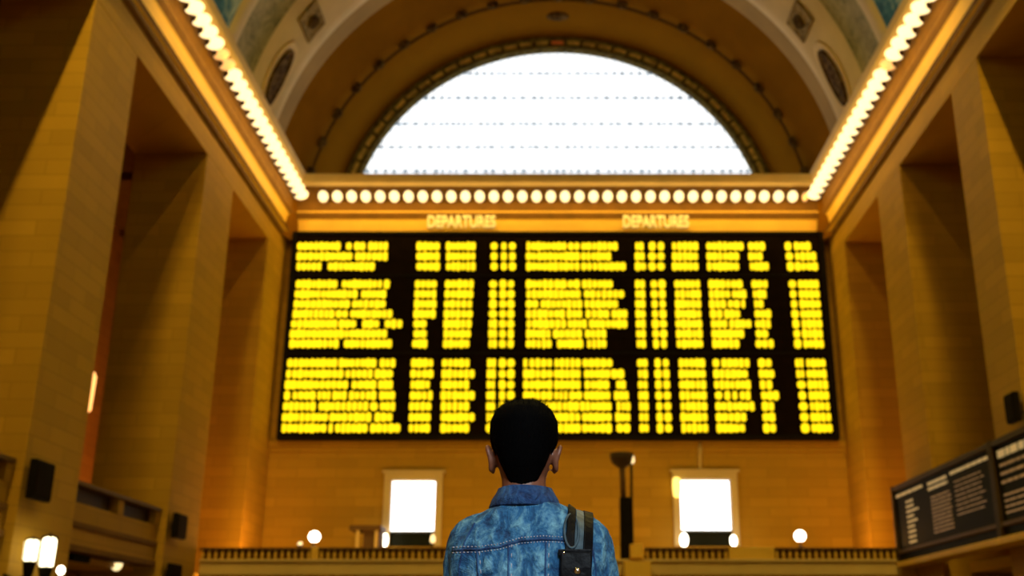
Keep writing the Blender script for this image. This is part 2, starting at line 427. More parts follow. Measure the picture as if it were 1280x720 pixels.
S2 = [cv(340, [[(77,210),(225,355),(360,378)], [(73,275),(287,367)], [(70,250),(258,365)], [(67,200),(205,245),(252,387)], [(62,210),(215,270),(290,345),(363,420)], [(58,370)], [(56,215),(232,385)]]),
      cv(500, [[(48,118),(145,238)], [(47,118),(143,236)], [(46,117),(142,233)], [(44,115),(141,233)], [(44,85),(140,230)], [(44,85),(139,228)], [(40,87),(138,223)]]),
      cv(500, drift([(287,312),(320,342),(345,368)], [(284,311),(318,340),(344,367)], 7)),
      cv(640, [[(45,133),(135,175),(178,218),(225,323)], [(45,220),(232,360)], [(45,85),(92,225),(232,340)], [(45,170),(176,225),(235,312),(320,370)], [(45,175),(178,240),(248,370)], [(45,125),(132,225),(235,303)], [(45,127),(145,228),(240,303)]]),
      cv(780, drift([(35,67),(85,107),(110,133),(162,245)], [(40,70),(92,114),(117,139),(168,253)], 7)),
      cv(880, [[(14,123),(153,205)], [(15,85),(90,135),(156,200)], [(17,70),(75,115),(118,133),(160,190)], [(19,60),(65,115),(163,215)], [(22,75),(80,152),(165,215)], [(24,128),(166,205)], [(26,113),(166,225)]]),
      cv(880, drift([(272,295),(302,368)], [(290,312),(318,385)], 7))]
S3 = [cv(340, [[(50,210),(215,335),(347,397)], [(45,230),(235,325),(330,388)], [(42,245),(255,335),(342,388)], [(38,60),(65,140),(145,190),(195,240),(248,335),(345,395)], [(36,140),(150,310),(315,340),(347,397)], [(32,180),(185,320),(330,387)], [(30,175),(183,195),(203,307),(315,412)]]),
      cv(500, [[(36,108),(135,225)], [(34,107),(133,240)], [(33,97),(132,222)], [(32,106),(131,240)], [(29,100),(131,222)], [(28,98),(131,240)], [(27,96),(130,222)]]),
      cv(500, drift([(280,308),(318,340),(345,368)], [(276,303),(316,339),(344,367)], 7)),
      cv(640, [[(36,50),(55,130),(135,220),(226,323)], [(36,130),(135,220),(232,315),(318,360)], [(36,130),(135,220),(232,312),(335,365)], [(36,130),(135,180),(183,225),(232,315),(328,375)], [(36,215),(218,320),(335,380)], [(36,220),(225,320),(332,380)], [(36,220),(225,320),(335,380)]]),
      cv(780, drift([(43,75),(97,119),(123,145),(175,260)], [(50,80),(105,127),(132,154),(183,270)], 7)),
      cv(880, [[(28,48),(55,147),(174,218)], [(30,140),(176,225)], [(32,150),(178,220)], [(34,60),(65,85),(90,108),(115,150),(183,240)], [(37,163),(186,226)], [(38,137),(188,228)], [(40,132),(190,232)]]),
      cv(880, drift([(293,320),(327,390)], [(312,338),(345,412)], 7))]
def cell(b, x0, x1, z0, z1, y):
    c = min(x1-x0, z1-z0)*.28
    pts = [(x0+c, z0), (x1-c, z0), (x1, z0+c), (x1, z1-c), (x1-c, z1), (x0+c, z1), (x0, z1-c), (x0, z0+c)]
    loft(b, [[Vector((px, y, pz)) for px, pz in pts], [Vector((px, y-.03, pz)) for px, pz in pts]])
CW = .245
for rows, cols in ((R1, S1), (R2, S2), (R3, S3)):
    for i, yy in enumerate(rows):
        zr_ = P(700, yy).z
        b = new(); box(b, bx0+.2, bx1-.2, YD-.012, YD+.01, zr_-.215, zr_+.215)
        row = obj('text_row', b, M['board'], board)
        for col in cols:
            for a, c in col[i]:
                b = new()
                p, q = P(a, yy), P(c, yy); wd = q.x-p.x
                n = max(1, round(wd/CW)); step = wd/n; h = .212
                for k in range(n):
                    j = random.uniform(.80, 1.0); g = random.choice((.002, .002, .008, .016, .030))
                    cell(b, p.x+k*step+g, p.x+(k+1)*step-g, p.z-h*j, p.z+h*j, YD-.01)
                obj('text_entry', b, M['flap'], row)

# gilded words with added glow on the frieze above the board
def word(txt, cx_px, y_px, width, height, Y, label, mat, depth=.05, name='frieze_lettering'):
    cu = bpy.data.curves.new(name, 'FONT'); cu.body = txt; cu.size = 1; cu.extrude = .03; cu.offset = .012
    ob = bpy.data.objects.new(name+'_tmp', cu); COL.objects.link(ob)
    dg = bpy.context.evaluated_depsgraph_get()
    me = bpy.data.meshes.new_from_object(ob.evaluated_get(dg)); bpy.data.objects.remove(ob)
    xs = [v.co.x for v in me.vertices]; ys = [v.co.y for v in me.vertices]
    x0, x1, y0, y1 = min(xs), max(xs), min(ys), max(ys)
    for v in me.vertices:
        v.co = Vector(((v.co.x-x0)/(x1-x0)*width-width/2, -depth/2-v.co.z*depth/.06, (v.co.y-y0)/(y1-y0)*height))
    me.materials.append(mat); o = bpy.data.objects.new(name, me); COL.objects.link(o)
    p = at(cx_px, y_px, Y=Y); o.location = p
    if label: tag(o, label, 'sign')
    return o
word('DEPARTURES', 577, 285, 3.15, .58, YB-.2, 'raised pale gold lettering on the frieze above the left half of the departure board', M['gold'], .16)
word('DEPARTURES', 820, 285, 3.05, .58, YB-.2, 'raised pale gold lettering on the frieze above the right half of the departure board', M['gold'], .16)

# ledge under the board
b = new(); z = at(700, 556, Y=YB).z; box(b, -W, W, YB-.16, YB, z-.1, bz0-.02); box(b, -W, W, YB-.08, YB, z-.32, z-.1); struct('trim_5', b, M['stone_end'])
# pale conduit down the end wall
b = new(); p = at(875, 553, Y=YB-.1); q = at(875, 593, Y=YB-.1); tube(b, [p, q], .09, 8)
o = obj('wall_conduit', b, M['trim_pale'], None, True); tag(o, 'thin pale vertical conduit between departure board and right small window', 'pipe'); recenter(o, q)

# ------------------------------------------------------------------ two small bright windows
for nm, wp, zsp in (('window_2', w2, at(515, 665, Y=YB).z), ('window_3', w3, at(880, 664, Y=YB).z)):
    x0, x1, z0, z1 = wp[0].x, wp[1].x, zbot, wp[0].z
    b = new(); f = .30
    box(b, x0-f, x1+f, YB-.22, YB+.1, z1, z1+.32); box(b, x0-f-.1, x1+f+.1, YB-.28, YB, z1+.32, z1+.42)
    box(b, x0-f, x0, YB-.18, YB+.3, z0, z1); box(b, x1, x1+f, YB-.18, YB+.3, z0, z1)
    w = struct(nm, b, M['cream'])
    b = new(); box(b, x0, x1, YB+.2, YB+.24, zsp, z1); obj('pane', b, M['sky2'], w)
    b = new(); box(b, x0, x1, YB+.1, YB+.2, z0, zsp); obj('lower_panel', b, M['pane_dark'], w)
    b = new(); box(b, x0, x1, YB+.1, YB+.19, zsp-.05, zsp+.05); obj('transom', b, M['mullion'], w)

# ------------------------------------------------------------------ balcony across the end
YF = 39.0
zt, zb = at(CX, 699, Y=YF).z, at(CX, 715, Y=YF).z
zr = at(CX, 684.5, Y=YF).z; zb_balc = zb
b = new(); box(b, -W, W, YF, YB, zb-.25, zb+.1); struct('floor_balcony', b, M['trim'])
b = new(); box(b, -W, W, YF+.9, YF+1.2, 0, zb-.2); struct('wall_balcony_front', b, M['stone_aisle'])
balc = thing('stone_balcony', 'long stone balcony front with balusters running across the hall below the departure board', 'balcony', (0, YF, zb))
b = new(); box(b, -W+.02, W-.02, YF-.05, YF+.35, zb, zt-.06, .02); box(b, -W+.02, W-.02, YF-.14, YF+.42, zt-.10, zt, .02); obj('parapet', b, M['trim_pale'], balc)
b = new(); box(b, -W+.02, W-.02, YF-.10, YF-.05, zb-.10, zb+.04); obj('string_course', b, M['trim_pale'], balc)
bal = new()
lathe(bal, [(.045, 0), (.045, .05), (.03, .07), (.055, .14), (.06, .18), (.03, .28), (.028, .32), (.045, .34), (.045, zr-zt-.07)], n=8)
proto_b = obj('baluster', bal, M['trim'], balc, True)
firstb = True
for xa, xb in ((249, 389), (398, 560), (806, 911), (968, 1130)):
    pa, pb = at(xa, 690, Y=YF).x, at(xb, 690, Y=YF).x
    b = new(); box(b, pa, pb, YF-.02, YF+.26, zr-.08, zr, .015); obj('handrail', b, M['wood'], balc)
    b = new(); box(b, pa, pb, YF+.2, YF+.24, zt, zr-.08); obj('backing_panel', b, M['trim_dark'], balc)
    n = int((pb-pa)/.22)
    for i in range(n):
        o = proto_b if firstb else proto_b.copy()
        if not firstb: COL.objects.link(o)
        firstb = False
        o.location = (pa+.1+(pb-pa-.2)*i/(n-1), .08, zt-zb)
for xa, xb in ((389, 398), (911, 968), (562, 775)):
    pa, pb = at(xa, 690, Y=YF).x, at(xb, 690, Y=YF).x
    b = new(); box(b, pa, pb, YF-.05, YF+.32, zt-.02, zr+.02, .02); obj('pedestal', b, M['trim'], balc)
# stone block and bigger pedestal at the stair head beside the torchiere
p0, p1 = at(788, 690, Y=YF-.3), at(803, 690, Y=YF-.3)
b = new(); box(b, p0.x, p1.x, YF-.4, YF+.1, zt, at(CX, 680, Y=YF-.3).z, .03); box(b, p0.x-.25, p1.x+.25, YF-.75, YF-.16, 0, at(CX, 702, Y=YF-.6).z, .03)
o = obj('stone_pedestal', b, M['trim']); tag(o, 'square pale stone pedestal at the balcony beside the tall dark torchiere', 'pedestal'); recenter(o, ((p0.x+p1.x)/2, YF-.3, 0))

# torchiere
pt = at(784, 699, Y=YF+1.0); ptop = at(779, 567, Y=YF+1.0); pm = at(784, 622, Y=YF+1.0)
t = thing('torchiere', 'tall dark torchiere with wide bowl on twin stems and black base, right of the person', 'lamp', (pt.x, pt.y, zb+.1))
b = new(); box(b, pt.x-.24, pt.x+.24, pt.y-.2, pt.y+.2, zb+.1, pm.z, .03); obj('base_pillar', b, M['black'], t)
b = new(); tube(b, [(pt.x-.1, pt.y, pm.z), (pt.x-.12, pt.y, ptop.z-.45)], .11, 10); obj('stem', b, M['wood'], t, True)
b = new(); tube(b, [(pt.x+.2, pt.y, pm.z), (pt.x+.22, pt.y, ptop.z-.35)], .055, 10); obj('stem', b, M['bronze'], t, True)
b = new(); lathe(b, [(.10, -.55), (.16, -.5), (.36, -.36), (.42, -.2), (.44, 0), (.36, .0), (.3, -.1)], (pt.x-.13, pt.y, ptop.z), 24); obj('bowl', b, M['bronze'], t, True)
b = new(); ellipsoid(b, (pt.x+.26, pt.y-.05, ptop.z-.22), (.08, .08, .17), 12, 8); obj('side_highlight', b, M['globe_dim'], t, True)  # glowing blob painted in for a bright highlight, no lamp

# globe lamps on the balustrade
def globe_lamp(x, y, Y, r, label, mat='globe', post=True, tall=1.0, name='globe_lamp', zbase=None):
    p = at(x, y, Y=Y); zb_ = zr+.025 if zbase is None else zbase
    t = thing(name, label, 'lamp', (p.x, p.y, zb_))
    b = new(); lathe(b, [(.10, zb_), (.10, zb_+.03), (.035, zb_+.06), (.03, p.z-r*tall-.03), (.07, p.z-r*tall), (.07, p.z-r*tall+.05)], (p.x, p.y, 0), 14)
    obj('post', b, M['bronze'], t, True)
    b = new(); ellipsoid(b, p, (r, r, r*tall), 20, 12); obj('globe', b, M[mat], t, True)
    return t
globe_lamp(393, 671, YF+.14, .20, 'glowing white globe lamp on the balcony rail left of the person')
globe_lamp(1000, 670, YF+.14, .20, 'glowing white globe lamp on the balcony rail near the right text board')
globe_lamp(480, 675, YB-.45, .17, 'white oblong lamp at the left foot of the left small window', 'globe', True, 1.75, 'oblong_lamp', zb+.1)
globe_lamp(541, 674, YB-1.0, .11, 'faint oblong lamp at the right foot of the left small window', 'globe_dim', True, 1.8, 'oblong_lamp', zb+.1)
globe_lamp(855, 675, YB-1.0, .17, 'white oblong lamp at the left foot of the right small window', 'globe', True, 1.7, 'oblong_lamp', zb+.1)
globe_lamp(917, 676, YB-1.0, .14, 'white oblong lamp at the right foot of the right small window', 'globe', True, 1.7, 'oblong_lamp', zb+.1)
globe_lamp(375, 680, YF+.14, .08, 'tiny dim globe beside the left balcony lamp', 'globe_dim')
for k, (x, y, r, lab) in enumerate(((505, 694, .10, 'small cream globe behind the balcony rail below the left small window'),
                                    (524, 689, .09, 'small amber globe behind the balcony rail, left of the jacket shoulder'),
                                    (544, 693, .10, 'small amber globe on the balcony closest to the jacket sleeve'))):
    globe_lamp(x, y, YF+1.6, r, lab, 'globe_dim', True, 1.3, 'small_globe_lamp', zb+.1)
# yellow lamp beside right window
p = at(846, 609, Y=YB-.25)
t = thing('wall_lamp', 'yellow glowing wall lamp at the upper left corner of the right small window', 'lamp', (p.x, YB-.3, p.z))
b = new(); lathe(b, [(.09, -.42), (.15, -.36), (.19, 0), (.17, .34), (.08, .42)], p, 16); obj('lamp_shade', b, M['yellow_glow'], t, True)
b = new(); box(b, p.x-.05, p.x+.05, p.y+.1, YB+.02, p.z-.05, p.z+.05); obj('bracket', b, M['bronze'], t)

# dark kiosk at the back of the balcony
k0, k1 = at(440, 660, Y=YB-2.2), at(474, 660, Y=YB-2.2); zk = at(440, 663, Y=YB-2.2).z
t = thing('kiosk', 'dark wooden kiosk with flat roof and pale post left of the left small window', 'kiosk', ((k0.x+k1.x)/2, YB-2, zb+.1))
b = new(); box(b, k0.x-.1, k1.x+.1, YB-2.3, YB-.8, zk, zk+.2, .02); obj('roof', b, M['wood'], t)
b = new(); box(b, k0.x+.45, k1.x, YB-2, YB-.9, zb+.1, zk); obj('cabin', b, M['wood'], t)
for xx in (k0.x+.25, k1.x-.1):
    b = new(); box(b, xx-.06, xx+.06, YB-2.25, YB-2.12, zb+.1, zk); obj('post', b, M['trim_pale'], t)

# ------------------------------------------------------------------ left openings: parapets and shop level
def parapet(y0, y1, label):
    zt2 = 4.15+CAMZ
    t = thing('gallery_parapet', label, 'parapet', (-W-.5, (y0+y1)/2, 3.0+CAMZ))
    b = new(); box(b, -W-.9, -W-.28, y0, y1, 2.5+CAMZ, zt2-.55); obj('wall_panel', b, M['stone'], t)
    b = new(); box(b, -W-1.0, -W-.16, y0, y1, zt2-.12, zt2, .02); obj('coping', b, M['wood'], t)
    b = new(); box(b, -W-.9, -W-.2, y0, y1, 2.95+CAMZ, 3.1+CAMZ, .02); box(b, -W-.9, -W-.18, y0, y1, 2.34+CAMZ, 2.5+CAMZ, .02); obj('string_course', b, M['trim_dark'], t)
    L = y1-y0
    for fa, fb in ((0, .04), (.5, .56), (.96, 1)):
        b = new(); box(b, -W-.9, -W-.24, y0+L*fa, y0+L*fb, zt2-.56, zt2-.1); obj('pier_block', b, M['stone'], t)
    for fa, fb in ((.04, .5), (.56, .96)):
        b = new(); box(b, -W-.7, -W-.5, y0+L*fa, y0+L*fb, zt2-.56, zt2-.1); obj('grille', b, M['bronze'], t)
parapet(28.55, 35.25, 'stone parapet with dark grilles between the two nearest left piers')
parapet(18.55, 25.4, 'stone parapet at the lower left corner before the lantern pier')
for s in (-1, 1):
    b = new(); xa = s*(W+.4)
    box(b, min(s*(W+PD+.05), s*(W+PD+.3)), max(s*(W+PD+.05), s*(W+PD+.3)), 18, YB-.2, 0, 2.15+CAMZ); struct('wall_shops_'+('left' if s < 0 else 'right'), b, M['stone_aisle'])
b = new(); box(b, -AX, -W-.9, 18.5, YB, 2.2+CAMZ, 2.5+CAMZ); struct('floor_gallery_left', b, M['trim'])
b = new(); box(b, W+.9, AX, 18.5, YB, 2.2+CAMZ, 2.5+CAMZ); struct('floor_gallery_right', b, M['trim'])

# loudspeakers (flat black cabinets on brackets)
def speaker(c, sx, h, w, label):
    """cabinet on a wall whose inner face looks along sx"""
    t = thing('loudspeaker', label, 'loudspeaker', c)
    d = .17
    b = new(); box(b, c.x-(d if sx < 0 else 0), c.x+(0 if sx < 0 else d), c.y-w/2, c.y+w/2, c.z-h/2, c.z+h/2, .03); obj('cabinet', b, M['black'], t)
    xf = c.x+sx*d
    b = new(); box(b, min(xf, xf+sx*.03), max(xf, xf+sx*.03), c.y-w*.44, c.y+w*.44, c.z-h*.44, c.z+h*.44, .01); obj('grille', b, M['board'], t)
    b = new(); box(b, min(c.x-sx*.172, c.x), max(c.x-sx*.172, c.x), c.y-.1, c.y+.1, c.z-.12, c.z+.12); obj('bracket', b, M['bronze'], t)
c = at(53, 601, X=-W+.3); c.x = -W+.17
speaker(c, 1, .92, .98, 'black loudspeaker cabinet high on the lantern pier at far left')
c = at(226, 658, X=-W+.3); c.x = -W+.17
speaker(c, 1, .78, .98, 'black loudspeaker cabinet on the second left pier, upper of two')
c = at(219, 717, X=-W+.3); c.x = -W+.17
speaker(c, 1, .6, .98, 'black cabinet low on the second left pier at the bottom edge')
c = at(1264, 510, X=W-.3); c.x = W-.17
speaker(c, -1, .80, .62, 'small black loudspeaker at right edge above the text board')

# twin lanterns
lp = at(60, 690, X=-W+.55); lq = at(39, 688, X=-W+.55)
for p, r, h, lab, mt in ((lp, .17, .34, 'bright tall lantern on the left pier, right one of the pair', 'lantern'), (lq, .15, .24, 'smaller half dark lantern on the left pier, left one of the pair', 'lantern')):
    t = thing('wall_lantern', lab, 'lantern', (-W, p.y, p.z-h-.3))
    b = new(); lathe(b, [(r*.7, -h), (r, -h*.9), (r*1.05, h*.75), (r*.6, h*.98)], p, 16); obj('lamp_glass', b, M[mt], t, True)
    b = new(); lathe(b, [(r*1.12, h*.98), (r*.9, h*1.1), (r*.25, h*1.22), (.02, h*1.3)], p, 16); obj('cap', b, M['bronze'], t, True)
    b = new(); lathe(b, [(.03, -h-.45), (.10, -h-.3), (r*.95, -h-.04), (r*.9, -h)], p, 16); obj('base', b, M['black'], t, True)
    b = new()
    for k in range(6): tube(b, [(p.x+r*1.06*math.cos(k*PI/3), p.y+r*1.06*math.sin(k*PI/3), p.z-h), (p.x+r*1.1*math.cos(k*PI/3), p.y+r*1.1*math.sin(k*PI/3), p.z+h)], .012, 6)
    obj('cage', b, M['black'], t, True)
    b = new(); tube(b, [(p.x, p.y, p.z-h-.3), (p.x-.25, p.y, p.z-h-.42), (-W+.002, p.y, p.z-h-.3)], .04, 8); obj('bracket', b, M['black'], t, True)
# small lamps of the shop level under the left parapet
for x, y, r, lab, mt in ((146, 705, .17, 'white globe lamp under the left parapet between the piers', 'globe_dim'),
                         (134, 685, .12, 'dim yellow globe high under the left parapet', 'yellow_glow'), (149, 679, .09, 'dull red orange globe high under the left parapet', 'orange_glow'),
                         (76, 713, .09, 'small white globe just right of the twin lanterns', 'globe')):
    p = at(x, y, X=(-W-1.7 if x == 149 else -W-.9) if x > 100 else -W+.5)
    top = 2.33+CAMZ
    t = thing('hanging_globe', lab, 'lamp', (p.x, p.y, top if x > 100 else p.z-.5))
    b = new(); ellipsoid(b, p, (r, r, r*1.2), 16, 10); obj('globe', b, M[mt], t, True)
    b = new(); tube(b, [p+Vector((0, 0, r)), (p.x, p.y, top)] if x > 100 else [p-Vector((0, 0, r)), p-Vector((0, 0, .5)), (-W+.03, p.y, p.z-.5)], .025, 6); obj('rod', b, M['bronze'], t, True)
p = at(100, 693, X=-W-.6)
t = thing('hanging_sign', 'dark blank hanging sign under the left parapet', 'sign', (p.x, p.y, p.z))
b = new(); box(b, p.x-.08, p.x+.08, p.y-.55, p.y+.55, p.z-.2, p.z+.2, .02); obj('panel', b, M['pane_dark'], t)
for d in (-.4, .4):
    b = new(); tube(b, [(p.x, p.y+d, p.z+.18), (p.x, p.y+d, 2.33+CAMZ)], .02, 6); obj('rod', b, M['bronze'], t)
# tall orange aisle lamp seen past the lantern pier
p = at(113, 490, X=-AX+.5)
t = thing('aisle_lamp', 'tall orange glowing lamp on the aisle wall seen between the left piers', 'lamp', (p.x, p.y, p.z-.9))
b = new(); lathe(b, [(.05, -.8), (.12, -.75), (.16, .6), (.08, .8)], p, 14); obj('lamp_shade', b, M['orange_glow'], t, True)
b = new(); box(b, -AX-.02, p.x-.1, p.y-.05, p.y+.05, p.z-.05, p.z+.05); obj('bracket', b, M['bronze'], t)

# ------------------------------------------------------------------ long text board on the right wall
XR = W-.55
pa = at(1117.5, 610, X=XR); pe = at(1300, 516, X=XR)
zt = pa.z; zb_ = at(1127, 705, X=XR).z
ys = [pa.y, at(1241, 555, X=XR).y, 24.5]
zrail = at(1128, 690, X=XR).z
names = ['dark text board panel at the far end of the right wall', 'dark text board panel cut by the right edge of the photo']
def lines(b, y0, y1, z0, z1, n, fill, gap=.45, jit=.25):
    for i in range(n):
        z = z1-(z1-z0)*(i+.5)/n; h = (z1-z0)/n*(1-gap)/2; y = y0
        end = y0-(y0-y1)*(fill-random.uniform(0, jit))
        while y > end:
            wd = random.uniform(.18, .5); q = max(end, y-wd)
            box(b, XR-.055, XR-.03, q, y, z-h, z+h); y = q-random.uniform(.06, .12)
for i in (0, 1):
    y0, y1 = ys[i]-.03, ys[i+1]+.03
    t = thing('text_board', names[i], 'board', (W-.3, (y0+y1)/2, zb_))
    b = new(); box(b, XR-.02, W-.15, y1, y0, zb_+.05, zt-.12); obj('panel', b, M['panel_dark'], t)
    b = new(); box(b, XR-.12, W-.1, y1, y0, zt-.16, zt, .02); obj('top_rail', b, M['bronze'], t)
    b = new(); box(b, XR-.10, W-.1, y1, y0, zrail-.06, zrail+.06, .015); obj('lower_rail', b, M['wood'], t)
    for ya in (y0-.1, y1):
        b = new(); box(b, XR-.14, W-.1, ya, ya+.1, zb_, zt+.03); obj('mullion', b, M['bronze'], t)
    b = new(); box(b, XR-.18, W-.05, y1, y0, zb_-.12, zb_+.06, .02); obj('ledge', b, M['trim'], t)
    L = y0-y1; zt1 = zt-.28
    if i == 0:
        for fa, fb, zz, n_, gp in ((.03, .34, .13, 1, .2), (.40, .60, .36, 2, .5), (.63, .98, .13, 1, .2)):
            hd = new(); lines(hd, y0-L*fa, y0-L*fb, zt1-zz, zt1-.02, n_, 1, gp, .05); obj('header_lettering', hd, M['letters_white'], t)
        hd = new(); lines(hd, y0-L*.14, y0-L*.30, zrail+.15, zt1-.30, 9, .9, .62, .6); obj('text_column', hd, M['letters_white'], t)
        hd = new(); lines(hd, y0-L*.42, y0-L*.62, zrail+.25, zt1-.5, 10, 1, .66, .1); obj('text_column', hd, M['letters_dim'], t)
        hd = new(); lines(hd, y0-L*.66, y0-L*.92, zrail+.55, zt1-.30, 8, 1, .78, .15); obj('text_column', hd, M['letters_dim'], t)
    else:
        hd = new(); lines(hd, y0-.3, y1, zt1-.25, zt1, 1, 1, .2, 0); obj('header_lettering', hd, M['letters_white'], t)
        hd = new(); lines(hd, y0-.35, y1, zt1-1.0, zt1-.32, 3, .95, .7, .1); obj('text_column', hd, M['letters_dim'], t)
        hd = new(); lines(hd, y0-.4, y1, zrail+.2, zt1-1.15, 4, .95, .7, .1); obj('text_column', hd, M['letters_dim'], t)

# ------------------------------------------------------------------ the person, seen from behind
PX, PY = (655-697)/F*2.73, 2.72
ORI = Vector((PX, PY, 0))
def ring(cx, cy, z, rx, ryf, ryb, n=32, e=2.3, tilt=0):
    out = []
    for i in range(n):
        a = 2*PI*i/n; c, s = math.cos(a), math.sin(a)
        x = rx*math.copysign(abs(c)**(2/e), c); ry = ryf if s > 0 else ryb
        y = ry*math.copysign(abs(s)**(2/e), s)
        out.append(Vector((PX+cx+x, PY+cy+y, z+tilt*x)))
    return out
def limb(b, pts, rad, n=16):
    """tapered limb with rounded ends through joints, smooth path"""
    P_ = [ORI+Vector(p) for p in pts]
    fine, fr = [], []
    for i in range(len(P_)-1):
        p0 = P_[max(0, i-1)]; p1, p2 = P_[i], P_[i+1]; p3 = P_[min(len(P_)-1, i+2)]
        for k in range(6):
            t = k/6
            fine.append(.5*((2*p1)+(p2-p0)*t+(2*p0-5*p1+4*p2-p3)*t*t+(3*p1-p0-3*p2+p3)*t**3)); fr.append(rad[i]+(rad[i+1]-rad[i])*t)
    fine.append(P_[-1]); fr.append(rad[-1])
    tube(b, fine, fr, n)
    ellipsoid(b, fine[0], (fr[0],)*3, 16, 10); ellipsoid(b, fine[-1], (fr[-1],)*3, 16, 10)
def remesh(o, vox, smooth=6, f=.5):
    m = o.modifiers.new('remesh', 'REMESH'); m.mode = 'VOXEL'; m.voxel_size = vox; m.use_smooth_shade = True
    if smooth:
        m = o.modifiers.new('smooth', 'SMOOTH'); m.iterations = smooth; m.factor = f
def bake(o):
    dg = bpy.context.evaluated_depsgraph_get(); dg.update()
    me = bpy.data.meshes.new_from_object(o.evaluated_get(dg))
    old = o.data; o.modifiers.clear(); o.data = me; bpy.data.meshes.remove(old)
    for p in me.polygons: p.use_smooth = True
def skin_mat():
    m, n, l, b = nt('skin')
    tc = n.new('ShaderNodeTexCoord'); no = n.new('ShaderNodeTexNoise'); no.inputs['Scale'].default_value = 30
    l.new(tc.outputs['Object'], no.inputs['Vector'])
    cr = n.new('ShaderNodeValToRGB'); cr.color_ramp.elements[0].color = (.17, .055, .026, 1); cr.color_ramp.elements[1].color = (.25, .09, .045, 1)
    l.new(no.outputs['Fac'], cr.inputs['Fac']); l.new(cr.outputs['Color'], b.inputs['Base Color'])
    b.inputs['Roughness'].default_value = .5; b.inputs['Subsurface Weight'].default_value = .15; b.inputs['Subsurface Radius'].default_value = (.02, .006, .003)
    return m
def hair_mat():
    m, n, l, b = nt('black hair')
    tc = n.new('ShaderNodeTexCoord'); mp = n.new('ShaderNodeMapping'); mp.inputs['Scale'].default_value = (220, 220, 40)
    no = n.new('ShaderNodeTexNoise'); no.inputs['Scale'].default_value = 1; no.inputs['Detail'].default_value = 3
    l.new(tc.outputs['Object'], mp.inputs['Vector']); l.new(mp.outputs[0], no.inputs['Vector'])
    b.inputs['Base Color'].default_value = (.0012, .001, .001, 1); b.inputs['Roughness'].default_value = .8; b.inputs['Specular IOR Level'].default_value = .03
    bu = n.new('ShaderNodeBump'); bu.inputs['Strength'].default_value = .5; bu.inputs['Distance'].default_value = .004
    l.new(no.outputs['Fac'], bu.inputs['Height']); l.new(bu.outputs['Normal'], b.inputs['Normal'])
    return m
def denim_mat(name, dark, mid, light, wash=1.0):
    m, n, l, b = nt(name)
    tc = n.new('ShaderNodeTexCoord')
    mp = n.new('ShaderNodeMapping'); mp.inputs['Scale'].default_value = (30, 30, 19); mp.inputs['Rotation'].default_value = (0, .5, 0)
    l.new(tc.outputs['Object'], mp.inputs['Vector'])
    n1 = n.new('ShaderNodeTexNoise'); n1.inputs['Scale'].default_value = 1; n1.inputs['Detail'].default_value = 7; n1.inputs['Roughness'].default_value = .62; n1.inputs['Distortion'].default_value = .45
    l.new(mp.outputs[0], n1.inputs['Vector'])
    n2 = n.new('ShaderNodeTexNoise'); n2.inputs['Scale'].default_value = 130; n2.inputs['Detail'].default_value = 2
    l.new(tc.outputs['Object'], n2.inputs['Vector'])
    n3 = n.new('ShaderNodeTexNoise'); n3.inputs['Scale'].default_value = 7; n3.inputs['Detail'].default_value = 3
    l.new(tc.outputs['Object'], n3.inputs['Vector'])
    a = n.new('ShaderNodeMath'); a.operation = 'MULTIPLY_ADD'; a.inputs[1].default_value = .22; l.new(n2.outputs['Fac'], a.inputs[0]); l.new(n1.outputs['Fac'], a.inputs[2])
    a2 = n.new('ShaderNodeMath'); a2.operation = 'MULTIPLY_ADD'; a2.inputs[1].default_value = .14*wash; l.new(n3.outputs['Fac'], a2.inputs[0]); l.new(a.outputs[0], a2.inputs[2])
    cr = n.new('ShaderNodeValToRGB'); e = cr.color_ramp.elements
    e[0].position = .53; e[0].color = list(dark)+[1]; e[1].position = .88; e[1].color = list(light)+[1]; k = e.new(.67); k.color = list(mid)+[1]
    l.new(a2.outputs[0], cr.inputs['Fac']); l.new(cr.outputs['Color'], b.inputs['Base Color'])
    b.inputs['Roughness'].default_value = .85
    wv = n.new('ShaderNodeTexWave'); wv.inputs['Scale'].default_value = 130; wv.inputs['Distortion'].default_value = 1; wv.bands_direction = 'DIAGONAL'
    l.new(tc.outputs['Object'], wv.inputs['Vector'])
    ad = n.new('ShaderNodeMath'); ad.operation = 'MULTIPLY_ADD'; ad.inputs[1].default_value = .015; l.new(wv.outputs['Fac'], ad.inputs[0]); l.new(n1.outputs['Fac'], ad.inputs[2])
    bu = n.new('ShaderNodeBump'); bu.inputs['Strength'].default_value = 1.0; bu.inputs['Distance'].default_value = .03
    l.new(ad.outputs[0], bu.inputs['Height']); l.new(bu.outputs['Normal'], b.inputs['Normal'])
    return m
M['skin'] = skin_mat(); M['hair'] = hair_mat()
M['denim'] = denim_mat('washed blue denim', (.004, .045, .14), (.018, .135, .31), (.20, .46, .60))
M['denim_dark'] = denim_mat('dark blue denim collar', (.004, .024, .09), (.010, .055, .18), (.035, .13, .29))
M['thread'] = plain('pale stitching', (.42, .40, .46), .8, var=.4, scale=120)
M['trouser'] = plain('dark trousers cloth', (.015, .016, .022), .85)
M['shoe'] = plain('dark shoe leather', (.02, .014, .01), .45)
M['leather'] = plain('black leather', (.005, .005, .006), .45, var=.3, scale=40, bump=.3, spec=.07)
M['leather_grey'] = plain('worn grey strap face', (.05, .08, .10), .4, var=.4, scale=50)  # blue-grey tone, mottled at random
M['steel'] = plain('polished steel', (.75, .75, .75), .2, 1)
M['eye'] = plain('eye white', (.6, .58, .55), .2); M['iris'] = plain('dark iris', (.02, .012, .008), .15)

person = thing('person', 'person seen from behind in a blue denim jacket, short black hair, facing the departure board', 'person', (PX, PY, 0))
HZ = 1.612   # head centre height
